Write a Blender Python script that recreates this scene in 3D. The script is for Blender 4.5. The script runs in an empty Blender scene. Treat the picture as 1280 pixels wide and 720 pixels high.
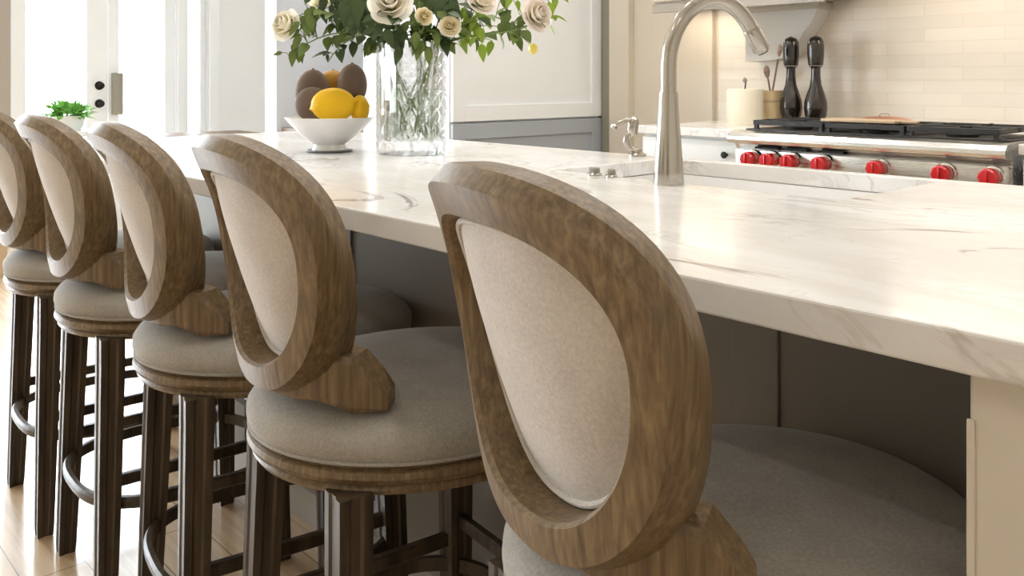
import bpy, bmesh, math, random
from mathutils import Vector, Matrix
PI = math.pi
rnd = random.Random(7)
scene = bpy.context.scene
COL = scene.collection
cos, sin = math.cos, math.sin

# ------------------------------------------------------------------ materials
def new_mat(name):
    m = bpy.data.materials.new(name); m.use_nodes = True
    nt = m.node_tree
    return m, nt, nt.nodes['Principled BSDF']

def lin(r, g, b):
    f = lambda c: (c/255/12.92) if c/255 <= .04045 else ((c/255+.055)/1.055)**2.4
    return (f(r), f(g), f(b), 1)

def plain(name, col, rough=.5, metal=0., spec=.5, bump=0., bscale=60, coat=0.):
    m, nt, b = new_mat(name)
    b.inputs['Base Color'].default_value = col
    b.inputs['Roughness'].default_value = rough
    b.inputs['Metallic'].default_value = metal
    b.inputs['Specular IOR Level'].default_value = spec
    b.inputs['Coat Weight'].default_value = coat
    tc = nt.nodes.new('ShaderNodeTexCoord')
    n = nt.nodes.new('ShaderNodeTexNoise'); n.inputs['Scale'].default_value = bscale; n.inputs['Detail'].default_value = 4
    nt.links.new(tc.outputs['Object'], n.inputs['Vector'])
    mx = nt.nodes.new('ShaderNodeMix'); mx.data_type = 'RGBA'; mx.blend_type = 'MULTIPLY'
    mx.inputs['Factor'].default_value = .08
    mx.inputs[6].default_value = col
    nt.links.new(n.outputs['Color'], mx.inputs[7]); nt.links.new(mx.outputs[2], b.inputs['Base Color'])
    if bump:
        bp = nt.nodes.new('ShaderNodeBump'); bp.inputs['Strength'].default_value = bump; bp.inputs['Distance'].default_value = .002
        nt.links.new(n.outputs['Fac'], bp.inputs['Height']); nt.links.new(bp.outputs['Normal'], b.inputs['Normal'])
    return m

def ramp(nt, fac, stops):
    r = nt.nodes.new('ShaderNodeValToRGB')
    el = r.color_ramp.elements
    el[0].position, el[0].color = stops[0]; el[1].position, el[1].color = stops[-1]
    for p, c in stops[1:-1]:
        e = el.new(p); e.color = c
    nt.links.new(fac, r.inputs['Fac'])
    return r

def wood(name, dark, mid, light, scale=(28, 28, 2.6), rough=.5, spec=.4):
    m, nt, b = new_mat(name)
    tc = nt.nodes.new('ShaderNodeTexCoord')
    mp = nt.nodes.new('ShaderNodeMapping'); mp.inputs['Scale'].default_value = scale
    nt.links.new(tc.outputs['Object'], mp.inputs['Vector'])
    n = nt.nodes.new('ShaderNodeTexNoise'); n.inputs['Scale'].default_value = 1.6; n.inputs['Detail'].default_value = 7
    n.inputs['Roughness'].default_value = .62; n.inputs['Distortion'].default_value = .35
    nt.links.new(mp.outputs['Vector'], n.inputs['Vector'])
    r = ramp(nt, n.outputs['Fac'], [(.28, dark), (.5, mid), (.74, light)])
    nt.links.new(r.outputs['Color'], b.inputs['Base Color'])
    b.inputs['Roughness'].default_value = rough; b.inputs['Specular IOR Level'].default_value = spec
    bp = nt.nodes.new('ShaderNodeBump'); bp.inputs['Strength'].default_value = .18; bp.inputs['Distance'].default_value = .0015
    nt.links.new(n.outputs['Fac'], bp.inputs['Height']); nt.links.new(bp.outputs['Normal'], b.inputs['Normal'])
    return m

def fabric(name, col, col2, wscale=260):
    m, nt, b = new_mat(name)
    tc = nt.nodes.new('ShaderNodeTexCoord')
    n = nt.nodes.new('ShaderNodeTexNoise'); n.inputs['Scale'].default_value = wscale; n.inputs['Detail'].default_value = 3
    n2 = nt.nodes.new('ShaderNodeTexNoise'); n2.inputs['Scale'].default_value = 9; n2.inputs['Detail'].default_value = 4
    for k in (n, n2): nt.links.new(tc.outputs['Object'], k.inputs['Vector'])
    ad = nt.nodes.new('ShaderNodeMath'); ad.operation = 'ADD'
    nt.links.new(n.outputs['Fac'], ad.inputs[0]); nt.links.new(n2.outputs['Fac'], ad.inputs[1])
    r = ramp(nt, ad.outputs[0], [(.0, col2), (1., col)])
    mr = nt.nodes.new('ShaderNodeMapRange'); mr.inputs['From Min'].default_value = .75; mr.inputs['From Max'].default_value = 1.25
    nt.links.new(ad.outputs[0], mr.inputs['Value']); nt.links.new(mr.outputs[0], r.inputs['Fac'])
    nt.links.new(r.outputs['Color'], b.inputs['Base Color'])
    b.inputs['Roughness'].default_value = .92; b.inputs['Specular IOR Level'].default_value = .15
    b.inputs['Sheen Weight'].default_value = .25; b.inputs['Sheen Roughness'].default_value = .5
    bp = nt.nodes.new('ShaderNodeBump'); bp.inputs['Strength'].default_value = .25; bp.inputs['Distance'].default_value = .001
    nt.links.new(n.outputs['Fac'], bp.inputs['Height']); nt.links.new(bp.outputs['Normal'], b.inputs['Normal'])
    return m

def marble(name):
    m, nt, b = new_mat(name)
    tc = nt.nodes.new('ShaderNodeTexCoord')
    mp = nt.nodes.new('ShaderNodeMapping'); mp.inputs['Rotation'].default_value = (.3, .2, .75); mp.inputs['Scale'].default_value = (1.0, 2.3, 1.6)
    mp.inputs['Location'].default_value = (.37, .12, .5)
    nt.links.new(tc.outputs['Object'], mp.inputs['Vector'])
    def vein(scale, dist, w, strength):
        n = nt.nodes.new('ShaderNodeTexNoise'); n.inputs['Scale'].default_value = scale; n.inputs['Detail'].default_value = 7
        n.inputs['Distortion'].default_value = dist; n.inputs['Roughness'].default_value = .55
        nt.links.new(mp.outputs['Vector'], n.inputs['Vector'])
        s = nt.nodes.new('ShaderNodeMath'); s.operation = 'SUBTRACT'; s.inputs[1].default_value = .5
        nt.links.new(n.outputs['Fac'], s.inputs[0])
        a = nt.nodes.new('ShaderNodeMath'); a.operation = 'ABSOLUTE'; nt.links.new(s.outputs[0], a.inputs[0])
        mr = nt.nodes.new('ShaderNodeMapRange'); mr.inputs['From Min'].default_value = 0; mr.inputs['From Max'].default_value = w
        mr.inputs['To Min'].default_value = strength; mr.inputs['To Max'].default_value = 0
        nt.links.new(a.outputs[0], mr.inputs['Value'])
        return mr.outputs[0]
    v1, v2, v3 = vein(1.5, .9, .024, .85), vein(3.4, 1.4, .03, .28), vein(1.0, .5, .12, .24)
    msk = nt.nodes.new('ShaderNodeTexNoise'); msk.inputs['Scale'].default_value = 1.8; nt.links.new(mp.outputs['Vector'], msk.inputs['Vector'])
    mk = nt.nodes.new('ShaderNodeMapRange'); mk.inputs['From Min'].default_value = .41; mk.inputs['From Max'].default_value = .60
    nt.links.new(msk.outputs['Fac'], mk.inputs['Value'])
    mu = nt.nodes.new('ShaderNodeMath'); mu.operation = 'MULTIPLY'; nt.links.new(v1, mu.inputs[0]); nt.links.new(mk.outputs[0], mu.inputs[1])
    a1 = nt.nodes.new('ShaderNodeMath'); a1.operation = 'MAXIMUM'; nt.links.new(mu.outputs[0], a1.inputs[0]); nt.links.new(v2, a1.inputs[1])
    a2 = nt.nodes.new('ShaderNodeMath'); a2.operation = 'MAXIMUM'; nt.links.new(a1.outputs[0], a2.inputs[0]); nt.links.new(v3, a2.inputs[1])
    r = ramp(nt, a2.outputs[0], [(0, lin(242, 241, 240)), (.25, lin(222, 217, 212)), (.9, lin(132, 116, 108))])
    nt.links.new(r.outputs['Color'], b.inputs['Base Color'])
    b.inputs['Roughness'].default_value = .16
    return m

def steel(name, col=(.62, .6, .57, 1), rough=.28, streak=(3, 3, 160)):
    m, nt, b = new_mat(name)
    b.inputs['Base Color'].default_value = col; b.inputs['Metallic'].default_value = 1
    tc = nt.nodes.new('ShaderNodeTexCoord')
    mp = nt.nodes.new('ShaderNodeMapping'); mp.inputs['Scale'].default_value = streak
    nt.links.new(tc.outputs['Object'], mp.inputs['Vector'])
    n = nt.nodes.new('ShaderNodeTexNoise'); n.inputs['Scale'].default_value = 3; n.inputs['Detail'].default_value = 3
    nt.links.new(mp.outputs['Vector'], n.inputs['Vector'])
    mr = nt.nodes.new('ShaderNodeMapRange'); mr.inputs['To Min'].default_value = rough-.05; mr.inputs['To Max'].default_value = rough+.08
    nt.links.new(n.outputs['Fac'], mr.inputs['Value']); nt.links.new(mr.outputs[0], b.inputs['Roughness'])
    return m

def planks(name):
    m, nt, b = new_mat(name)
    tc = nt.nodes.new('ShaderNodeTexCoord')
    br = nt.nodes.new('ShaderNodeTexBrick')
    br.inputs['Scale'].default_value = 1.0; br.inputs['Brick Width'].default_value = 1.7; br.inputs['Row Height'].default_value = .14
    br.inputs['Mortar Size'].default_value = .0016; br.inputs['Mortar Smooth'].default_value = .3; br.offset = .37
    br.inputs['Color1'].default_value = lin(222, 194, 156); br.inputs['Color2'].default_value = lin(208, 178, 140)
    br.inputs['Mortar'].default_value = lin(110, 84, 58)
    nt.links.new(tc.outputs['Object'], br.inputs['Vector'])
    mp = nt.nodes.new('ShaderNodeMapping'); mp.inputs['Scale'].default_value = (1.6, 22, 8)
    nt.links.new(tc.outputs['Object'], mp.inputs['Vector'])
    n = nt.nodes.new('ShaderNodeTexNoise'); n.inputs['Scale'].default_value = 2; n.inputs['Detail'].default_value = 6
    nt.links.new(mp.outputs['Vector'], n.inputs['Vector'])
    r = ramp(nt, n.outputs['Fac'], [(.3, (.62, .56, .5, 1)), (.6, (1, 1, 1, 1))])
    mx = nt.nodes.new('ShaderNodeMix'); mx.data_type = 'RGBA'; mx.blend_type = 'MULTIPLY'; mx.inputs['Factor'].default_value = .8
    nt.links.new(br.outputs['Color'], mx.inputs[6]); nt.links.new(r.outputs['Color'], mx.inputs[7])
    nt.links.new(mx.outputs[2], b.inputs['Base Color'])
    b.inputs['Roughness'].default_value = .34; b.inputs['Specular IOR Level'].default_value = .8; b.inputs['Coat Weight'].default_value = 1.
    b.inputs['Coat Roughness'].default_value = .16; b.inputs['Coat IOR'].default_value = 1.7
    return m

def tiles(name):
    m, nt, b = new_mat(name)
    tc = nt.nodes.new('ShaderNodeTexCoord')
    mp = nt.nodes.new('ShaderNodeMapping'); mp.inputs['Rotation'].default_value = (PI/2, 0, 0)
    nt.links.new(tc.outputs['Object'], mp.inputs['Vector'])
    br = nt.nodes.new('ShaderNodeTexBrick')
    br.inputs['Scale'].default_value = 1.0; br.inputs['Brick Width'].default_value = .3; br.inputs['Row Height'].default_value = .052
    br.inputs['Mortar Size'].default_value = .0022; br.inputs['Mortar Smooth'].default_value = .6
    br.inputs['Color1'].default_value = lin(236, 228, 216); br.inputs['Color2'].default_value = lin(228, 220, 208)
    br.inputs['Mortar'].default_value = lin(224, 215, 202)
    nt.links.new(mp.outputs['Vector'], br.inputs['Vector'])
    nt.links.new(br.outputs['Color'], b.inputs['Base Color'])
    b.inputs['Roughness'].default_value = .3
    bp = nt.nodes.new('ShaderNodeBump'); bp.inputs['Strength'].default_value = .18; bp.inputs['Distance'].default_value = .002; bp.invert = True
    nt.links.new(br.outputs['Fac'], bp.inputs['Height']); nt.links.new(bp.outputs['Normal'], b.inputs['Normal'])
    return m

def glass(name, transp=.5, tint=(1, 1, 1, 1), rough=0.):
    m = bpy.data.materials.new(name); m.use_nodes = True; nt = m.node_tree; nt.nodes.clear()
    o = nt.nodes.new('ShaderNodeOutputMaterial'); mix = nt.nodes.new('ShaderNodeMixShader')
    g = nt.nodes.new('ShaderNodeBsdfGlass'); g.inputs['IOR'].default_value = 1.45; g.inputs['Color'].default_value = tint; g.inputs['Roughness'].default_value = rough
    t = nt.nodes.new('ShaderNodeBsdfTransparent'); t.inputs['Color'].default_value = tint
    mix.inputs['Fac'].default_value = transp
    nt.links.new(g.outputs[0], mix.inputs[1]); nt.links.new(t.outputs[0], mix.inputs[2]); nt.links.new(mix.outputs[0], o.inputs['Surface'])
    return m

def pane_glass(name):
    m = bpy.data.materials.new(name); m.use_nodes = True; nt = m.node_tree; nt.nodes.clear()
    o = nt.nodes.new('ShaderNodeOutputMaterial'); mix = nt.nodes.new('ShaderNodeMixShader')
    g = nt.nodes.new('ShaderNodeBsdfGlossy'); g.inputs['Roughness'].default_value = .02
    t = nt.nodes.new('ShaderNodeBsdfTransparent'); f = nt.nodes.new('ShaderNodeFresnel'); f.inputs['IOR'].default_value = 1.45
    nt.links.new(f.outputs[0], mix.inputs['Fac'])
    nt.links.new(t.outputs[0], mix.inputs[1]); nt.links.new(g.outputs[0], mix.inputs[2]); nt.links.new(mix.outputs[0], o.inputs['Surface'])
    return m

def petal_mat(name, inner, outer):
    m, nt, b = new_mat(name)
    tc = nt.nodes.new('ShaderNodeTexCoord'); sp = nt.nodes.new('ShaderNodeVectorMath'); sp.operation = 'LENGTH'
    nt.links.new(tc.outputs['Object'], sp.inputs[0])
    mr = nt.nodes.new('ShaderNodeMapRange'); mr.inputs['From Min'].default_value = .008; mr.inputs['From Max'].default_value = .04
    nt.links.new(sp.outputs['Value'], mr.inputs['Value'])
    r = ramp(nt, mr.outputs[0], [(0, inner), (1, outer)])
    nt.links.new(r.outputs['Color'], b.inputs['Base Color'])
    b.inputs['Roughness'].default_value = .55
    b.inputs['Subsurface Weight'].default_value = .15; b.inputs['Subsurface Radius'].default_value = (.01, .008, .006)
    return m

def emit(name, col, s):
    m, nt, b = new_mat(name)
    b.inputs['Emission Color'].default_value = col; b.inputs['Emission Strength'].default_value = s
    b.inputs['Base Color'].default_value = col
    return m

M = dict(
    oak=wood('weathered oak', lin(78, 62, 43), lin(110, 90, 63), lin(140, 118, 88), scale=(85, 85, 5), rough=.42),
    leg=wood('dark stained oak', lin(42, 34, 25), lin(66, 54, 40), lin(90, 75, 57), rough=.42),
    linen=fabric('oatmeal linen', lin(200, 191, 182), lin(176, 167, 158)),
    seat=fabric('greige linen', lin(166, 160, 151), lin(142, 136, 128)),
    marble=marble('veined white marble'),
    cream=plain('cream paint', lin(222, 213, 198), .45),
    greige=plain('greige paint', lin(176, 168, 158), .5),
    white=plain('white paint', lin(244, 247, 249), .4),
    grey=plain('grey paint', lin(172, 178, 186), .45),
    pale=plain('pale grey wall', lin(226, 230, 236), .6),
    taupe=plain('taupe paint', lin(150, 146, 132), .5),
    wall=plain('warm white wall', lin(232, 226, 214), .7),
    ceil=plain('ceiling white', lin(240, 238, 232), .8),
    nickel=steel('brushed nickel', (.46, .43, .385, 1), .17, (60, 60, 1)),
    steel=steel('brushed steel', (.66, .65, .63, 1), .26, (1, 60, 60)),
    chrome=plain('chrome', (.8, .8, .8, 1), .08, 1.),
    iron=plain('black cast iron', lin(30, 28, 26), .45, 0, .5, .3, 200),
    dark=plain('dark void', lin(22, 20, 18), .7),
    red=plain('red knob lacquer', lin(196, 14, 22), .25, 0, .6, coat=.4),
    black=plain('dark lacquered wood', lin(36, 28, 24), .18, 0, .6, coat=.5),
    porcelain=plain('white glazed ceramic', lin(238, 236, 234), .18, 0, .5, coat=.3),
    wax=plain('cream wax', lin(248, 238, 216), .5),
    crock=plain('cream crock', lin(236, 212, 168), .4),
    lemon=plain('lemon peel', lin(240, 190, 10), .42, 0, .4, .5, 90),
    amber=plain('amber peel', lin(176, 126, 34), .45, 0, .4, .4, 90),
    brown=plain('brown grey peel', lin(118, 100, 88), .75, 0, .3, .6, 70),
    leaf=plain('leaf green', lin(98, 116, 54), .5, 0, .4, 0, 30),
    leafd=plain('dark leaf green', lin(68, 86, 48), .5, 0, .4, 0, 30),
    leafl=plain('lime leaf green', lin(140, 168, 52), .5, 0, .4, 0, 30),
    stem=plain('green stem', lin(110, 128, 64), .5),
    petal=petal_mat('ivory petal', lin(246, 230, 180), lin(252, 248, 238)),
    petalp=petal_mat('blush petal', lin(250, 238, 205), lin(252, 242, 236)),
    yellow=plain('yellow bud', lin(240, 220, 110), .5),
    glass=glass('cut crystal', .55), water=glass('vase water', .75, (.97, .99, .97, 1)),
    pane=pane_glass('window glass'),
    floor=planks('glossy oak planks'), tile=tiles('thin beige tiles'),
    walnut=wood('brown table wood', lin(104, 84, 70), lin(136, 114, 98), lin(160, 138, 120), scale=(3, 30, 30)),
    tan=plain('tan wood', lin(198, 172, 140), .5),
    fill_glow=emit('fill lamp glow', (1, .97, .93, 1), 12),
    ground=plain('pale terrace', lin(225, 225, 220), .8),
)

# ------------------------------------------------------------------ mesh helpers
def obj(name, bm, mat, parent=None, smooth=True, ang=35, loc=None, recalc=True):
    me = bpy.data.meshes.new(name)
    if recalc: bmesh.ops.recalc_face_normals(bm, faces=bm.faces)
    bm.to_mesh(me); bm.free()
    if smooth:
        for p in me.polygons: p.use_smooth = True
        me.set_sharp_from_angle(angle=math.radians(ang))
    me.materials.append(mat if not isinstance(mat, str) else M[mat])
    o = bpy.data.objects.new(name, me); COL.objects.link(o)
    if parent: o.parent = parent
    if loc: o.location = loc
    return o

def thing(name, label, cat, loc=(0, 0, 0), rz=0, group=None):
    o = bpy.data.objects.new(name, None); COL.objects.link(o)
    o.empty_display_size = .1
    o.location = loc; o.rotation_euler = (0, 0, rz)
    return tag(o, label, cat, group)

def tag(o, label, cat, group=None):
    o['label'] = label; o['category'] = cat
    if group: o['group'] = group
    return o

def struct(o):
    o['kind'] = 'structure'; return o

def NB(): return bmesh.new()

def box(bm, x0, x1, y0, y1, z0, z1, bev=0., seg=2):
    t = bmesh.new()
    bmesh.ops.create_cube(t, size=1)
    for v in t.verts:
        v.co = Vector(((x0+x1)/2+v.co.x*(x1-x0), (y0+y1)/2+v.co.y*(y1-y0), (z0+z1)/2+v.co.z*(z1-z0)))
    if bev: bmesh.ops.bevel(t, geom=list(t.edges), offset=bev, segments=seg, affect='EDGES', profile=.5)
    merge(bm, t)

def merge(bm, t, mat=None):
    me = bpy.data.meshes.new('tmp'); t.to_mesh(me); t.free()
    if mat: me.transform(mat)
    bm.from_mesh(me); bpy.data.meshes.remove(me)

def lathe(bm, prof, seg=48, c=(0, 0), fn=None):
    rings = []
    for r, z in prof:
        if r < 1e-6: rings.append([bm.verts.new((c[0], c[1], z))])
        else:
            rings.append([bm.verts.new((c[0]+(r*(fn(2*PI*k/seg, z) if fn else 1))*cos(2*PI*k/seg), c[1]+(r*(fn(2*PI*k/seg, z) if fn else 1))*sin(2*PI*k/seg), z)) for k in range(seg)])
    for a, b in zip(rings, rings[1:]):
        for k in range(seg):
            l = (k+1) % seg
            if len(a) == 1: bm.faces.new((a[0], b[k], b[l]))
            elif len(b) == 1: bm.faces.new((a[k], a[l], b[0]))
            else: bm.faces.new((a[k], a[l], b[l], b[k]))

def tube(bm, pts, rad, seg=12, caps=True):
    pts = [Vector(p) for p in pts]
    if not hasattr(rad, '__len__'): rad = [rad]*len(pts)
    up = Vector((0, 0, 1)); rings = []
    prev = None
    for i, p in enumerate(pts):
        d = (pts[min(i+1, len(pts)-1)]-pts[max(i-1, 0)]).normalized()
        if prev is None:
            a = d.cross(up) if abs(d.z) < .95 else d.cross(Vector((0, 1, 0)))
            a.normalize()
        else:
            a = (prev-d*prev.dot(d)).normalized()
        prev = a; b = d.cross(a)
        rings.append([bm.verts.new(p+(a*cos(2*PI*k/seg)+b*sin(2*PI*k/seg))*rad[i]) for k in range(seg)])
    for r, s in zip(rings, rings[1:]):
        for k in range(seg): bm.faces.new((r[k], r[(k+1) % seg], s[(k+1) % seg], s[k]))
    if caps: bm.faces.new(rings[0]); bm.faces.new(rings[-1])

def loft(bm, rings, closed=False, caps=True):
    vr = [[bm.verts.new(p) for p in r] for r in rings]
    n = len(vr[0]); m = len(vr)
    for i in range(m if closed else m-1):
        a, b = vr[i], vr[(i+1) % m]
        for k in range(n): bm.faces.new((a[k], a[(k+1) % n], b[(k+1) % n], b[k]))
    if caps and not closed: bm.faces.new(vr[0]); bm.faces.new(vr[-1])

def prism(bm, poly, axis, a, b):
    """poly: 2-D outline, extruded along axis from a to b"""
    def P(u, v, w):
        return {'x': (w, u, v), 'y': (u, w, v), 'z': (u, v, w)}[axis]
    loft(bm, [[P(u, v, a) for u, v in poly], [P(u, v, b) for u, v in poly]])

def bez(p0, p1, p2, p3, n=14):
    out = []
    for i in range(n+1):
        t = i/n
        out.append(tuple((1-t)**3*a+3*(1-t)**2*t*b+3*(1-t)*t*t*c+t**3*d for a, b, c, d in zip(p0, p1, p2, p3)))
    return out

# ------------------------------------------------------------------ room
X_FAR, Y_KIT, Y_LEFT, X_NEAR, ZC = -7.2, 3.65, -3.0, 3.2, 3.0
def wall_with_holes(name, axis, pos, thick, u0, u1, holes, mat, zc=ZC):
    """axis 'x': the wall lies at x=pos and runs along y."""
    us = sorted({u0, u1, *[h[0] for h in holes], *[h[1] for h in holes]})
    zs = sorted({0, zc, *[h[2] for h in holes], *[h[3] for h in holes]})
    bm = NB()
    for a, b in zip(us, us[1:]):
        for c, d in zip(zs, zs[1:]):
            if any(h[0] <= a and b <= h[1] and h[2] <= c and d <= h[3] for h in holes): continue
            if axis == 'x': box(bm, min(pos, pos+thick), max(pos, pos+thick), a, b, c, d)
            else: box(bm, a, b, min(pos, pos+thick), max(pos, pos+thick), c, d)
    bmesh.ops.remove_doubles(bm, verts=bm.verts, dist=1e-5)
    return struct(obj(name, bm, mat, smooth=False))

b = NB(); box(b, -7.35, 3.35, -3.15, 3.8, -.1, 0); struct(obj('floor', b, 'floor', smooth=False))
b = NB(); box(b, -7.35, 3.35, -3.15, 3.8, ZC, ZC+.1); struct(obj('ceiling', b, 'ceil', smooth=False))
FH = [(1.62, 2.86, 0, 2.76), (2.93, 3.13, .0, 2.76), (-2.6, 1.52, .1, 2.8)]
wall_with_holes('wall_far', 'x', X_FAR, -.15, -3.15, 3.8, FH, 'white')
wall_with_holes('wall_kitchen', 'y', Y_KIT, .15, X_FAR, 3.35, [], 'tile')
LW_ADDED = [(-6.9, -6.0, .1, 2.7)]  # unseen opening, added so daylight brightens the stool backs
wall_with_holes('wall_left', 'y', Y_LEFT, -.15, X_FAR, 3.35, LW_ADDED, 'wall')
NW = []
wall_with_holes('wall_near', 'x', X_NEAR, .15, -3.0, Y_KIT, NW, 'wall')
# return wall left of the french doors
b = NB(); box(b, -6.16, -6.0, 1.2, 1.355, 0, ZC); struct(obj('wall_return', b, 'tan', smooth=False))
b = NB(); box(b, -6.0, -5.985, 1.19, 1.3705, .9, ZC, .002)
struct(obj('trim_1', b, 'greige', smooth=False))

# window frames; the left-wall one is unseen, added for daylight on the stools
def window(name, axis, pos, u0, u1, z0, z1, n=2):
    b = NB(); f = .05
    def bx(a0, a1, c0, c1, t0=-.03, t1=.03):
        if axis == 'x': box(b, pos+t0, pos+t1, a0, a1, c0, c1)
        else: box(b, a0, a1, pos+t0, pos+t1, c0, c1)
    bx(u0, u0+f, z0, z1); bx(u1-f, u1, z0, z1); bx(u0, u1, z0, z0+f); bx(u0, u1, z1-f, z1)
    for k in range(1, n):
        u = u0+(u1-u0)*k/n; bx(u-.02, u+.02, z0, z1)
    w = struct(obj(name, b, 'white', smooth=False))
    b = NB(); bx(u0+f, u1-f, z0+f, z1-f, -.004, .004)
    g = obj('pane', b, 'pane', w, smooth=False)
    return w
for i, (a, c, z0, z1) in enumerate(LW_ADDED): window('window_%d' % (i+1), 'y', Y_LEFT-.075, a, c, z0, z1)
window('window_3', 'x', X_FAR-.075, 2.93, 3.13, 0, 2.76, 1)
window('window_4', 'x', X_FAR-.075, -2.6, 1.52, .1, 2.8, 4)

# french doors, far wall
def french(name, y0, y1, g0, g1):
    b = NB(); X = X_FAR
    for a0, a1, c0, c1 in ((y0, g0, 0, 2.75), (g1, y1, 0, 2.75), (g0, g1, 0, .2), (g0, g1, 2.64, 2.75)):
        box(b, X-.08, X-.035, a0, a1, c0, c1, .003)
    d = struct(obj(name, b, 'white', smooth=False))
    b = NB(); box(b, X-.062, X-.055, g0, g1, .2, 2.64); obj('pane', b, 'pane', d, smooth=False)
    return d
d1 = french('door_1', 1.63, 2.335, 1.755, 2.178)
d2 = french('door_2', 2.34, 2.86, 2.42, 2.78)
b = NB()
for z in (1.01, 1.15):
    t = NB(); lathe(t, [(0, 0), (.032, 0), (.034, .006), (.03, .012), (.014, .016), (.014, .03), (.024, .04), (.026, .052), (.018, .062), (0, .064)], 20)
    merge(b, t, Matrix.Translation((X_FAR-.035, 2.27, z)) @ Matrix.Rotation(PI/2, 4, 'Y'))
obj('door_handle', b, 'dark', d1)
b = NB(); box(b, X_FAR-.035, X_FAR+.012, 2.36, 2.44, .92, 1.25, .006); obj('pull_plate', b, 'taupe', d2)
b = NB()
for y0, y1 in ((1.56, 1.625), (2.865, 2.925), (3.135, 3.22)):
    box(b, X_FAR, X_FAR+.03, y0, y1, 0, 2.8, .004)
box(b, X_FAR, X_FAR+.03, 1.56, 3.22, 2.76, 2.88, .004)
struct(obj('trim_2', b, 'white', smooth=False))
b = NB(); box(b, X_FAR, X_FAR+.015, 3.22, 3.65, 0, .14, .003); struct(obj('baseboard_far', b, 'white', smooth=False))
# terrace outside
b = NB(); box(b, -14, -7.36, -6, 9, -.2, -.1); struct(obj('ground_outside', b, 'ground', smooth=False))
b = NB(); box(b, -7.35, 6, -12, -3.16, -.2, -.1); struct(obj('ground_terrace', b, 'ground', smooth=False))

# inner partition with brown sideboard beyond the island end
b = NB(); box(b, -5.15, -5.0, 2.61, 3.65, 0, ZC); struct(obj('wall_partition', b, 'pale', smooth=False))
t = thing('sideboard', 'low brown sideboard behind the white fruit bowl', 'sideboard', (-4.95, 2.66, 0))
b = NB(); box(b, -.04, .32, 0, .85, .08, .86, .004); obj('carcass', b, 'walnut', t)
b = NB(); box(b, -.04, .345, -.02, .88, .86, .9, .004); obj('top', b, 'walnut', t)
for k in range(2):
    b = NB(); box(b, .321, .338, .015+.42*k, .42+.42*k, .1, .845, .004); d = obj('door', b, 'walnut', t)
    b = NB(); box(b, .339, .358, .36 if k == 0 else .46, .375 if k == 0 else .475, .55, .66, .003); obj('handle', b, 'nickel', d)
for sx in (-.03, .28):
    for sy in (.03, .79):
        b = NB(); box(b, sx, sx+.035, sy, sy+.035, 0, .08, .003); obj('leg', b, 'walnut', t)

# ------------------------------------------------------------------ console table by the doors
t = thing('console_table', 'narrow brown wooden table standing in front of the glass doors', 'table', (-6.75, 2.86, 0))
b = NB(); box(b, -.2, .2, -.5, .42, .735, .775, .004); obj('tabletop', b, 'walnut', t)
b = NB(); box(b, -.17, .17, -.46, .38, .66, .735, .003); obj('apron', b, 'white', t)
for sx in (-.16, .125):
    for sy in (-.45, .335):
        b = NB(); box(b, sx, sx+.035, sy, sy+.035, 0, .66, .003); obj('leg', b, 'white', t)

# plant stand + potted green plant
t = thing('plant_stand', 'white pedestal stand under the small potted plant near the glass door', 'stand', (-6.0, 1.70, 0))
b = NB(); lathe(b, [(0, 0), (.16, 0), (.165, .015), (.15, .03), (.035, .05), (.03, .3), (.03, .8), (.06, .84), (0, .84)], 32); obj('pedestal', b, 'white', t)
b = NB(); lathe(b, [(0, .84), (.17, .84), (.175, .85), (.175, .865), (.17, .875), (0, .875)], 32); obj('top', b, 'white', t)
t = thing('potted_plant', 'small bushy green plant in a white pot before the glass door', 'plant', (-6.0, 1.70, .875))
b = NB(); lathe(b, [(0, 0), (.07, 0), (.085, .03), (.1, .095), (.093, .095), (.08, .04), (0, .03)], 28); obj('pot', b, 'porcelain', t)
b = NB(); lathe(b, [(0, .082), (.088, .078)], 20); obj('soil', b, 'dark', t)
def leaf_mesh(bm, base, d, up, L, W, fold=.25, curl=.25, n=6):
    d = Vector(d).normalized(); up = Vector(up); s = d.cross(up).normalized(); nrm = s.cross(d).normalized()
    base = Vector(base); rows = []
    for i in range(n+1):
        f = i/n; w = W*.5*(1.18*sin(PI*min(1, f**.7))**.9*(1-.25*f) if 0 < f < 1 else 0)
        c = base+d*(L*f)-nrm*(curl*L*f*f)
        if w == 0: rows.append([bm.verts.new(c)])
        else: rows.append([bm.verts.new(c-s*w+nrm*w*fold), bm.verts.new(c), bm.verts.new(c+s*w+nrm*w*fold)])
    for a, c in zip(rows, rows[1:]):
        if len(a) == 1 and len(c) == 3:
            bm.faces.new((a[0], c[0], c[1])); bm.faces.new((a[0], c[1], c[2]))
        elif len(a) == 3 and len(c) == 3:
            bm.faces.new((a[0], a[1], c[1], c[0])); bm.faces.new((a[1], a[2], c[2], c[1]))
        elif len(a) == 3: bm.faces.new((a[0], a[1], c[0])); bm.faces.new((a[1], a[2], c[0]))
b = NB()
for k in range(330):
    a = rnd.uniform(0, 2*PI); e = rnd.uniform(-.05, 1.2); r0 = rnd.uniform(0, .075)
    d = (cos(a)*cos(e), sin(a)*cos(e), sin(e))
    p = (cos(a)*r0, sin(a)*r0, .08+rnd.uniform(0, .02))
    q = Vector(p)+Vector(d)*rnd.uniform(.02, .085)
    leaf_mesh(b, q, d, (rnd.uniform(-.3, .3), rnd.uniform(-.3, .3), 1), rnd.uniform(.035, .06), .028)
obj('foliage', b, plain('fresh green', lin(140, 205, 104), .5), t, recalc=False)
b = NB()
for k in range(14):
    a = 2*PI*k/14; tube(b, [(0.03*cos(a), .03*sin(a), .075), (.07*cos(a), .07*sin(a), .12), (.09*cos(a), .09*sin(a), .15)], .0025, 5)
obj('stem', b, 'stem', t)

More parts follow.
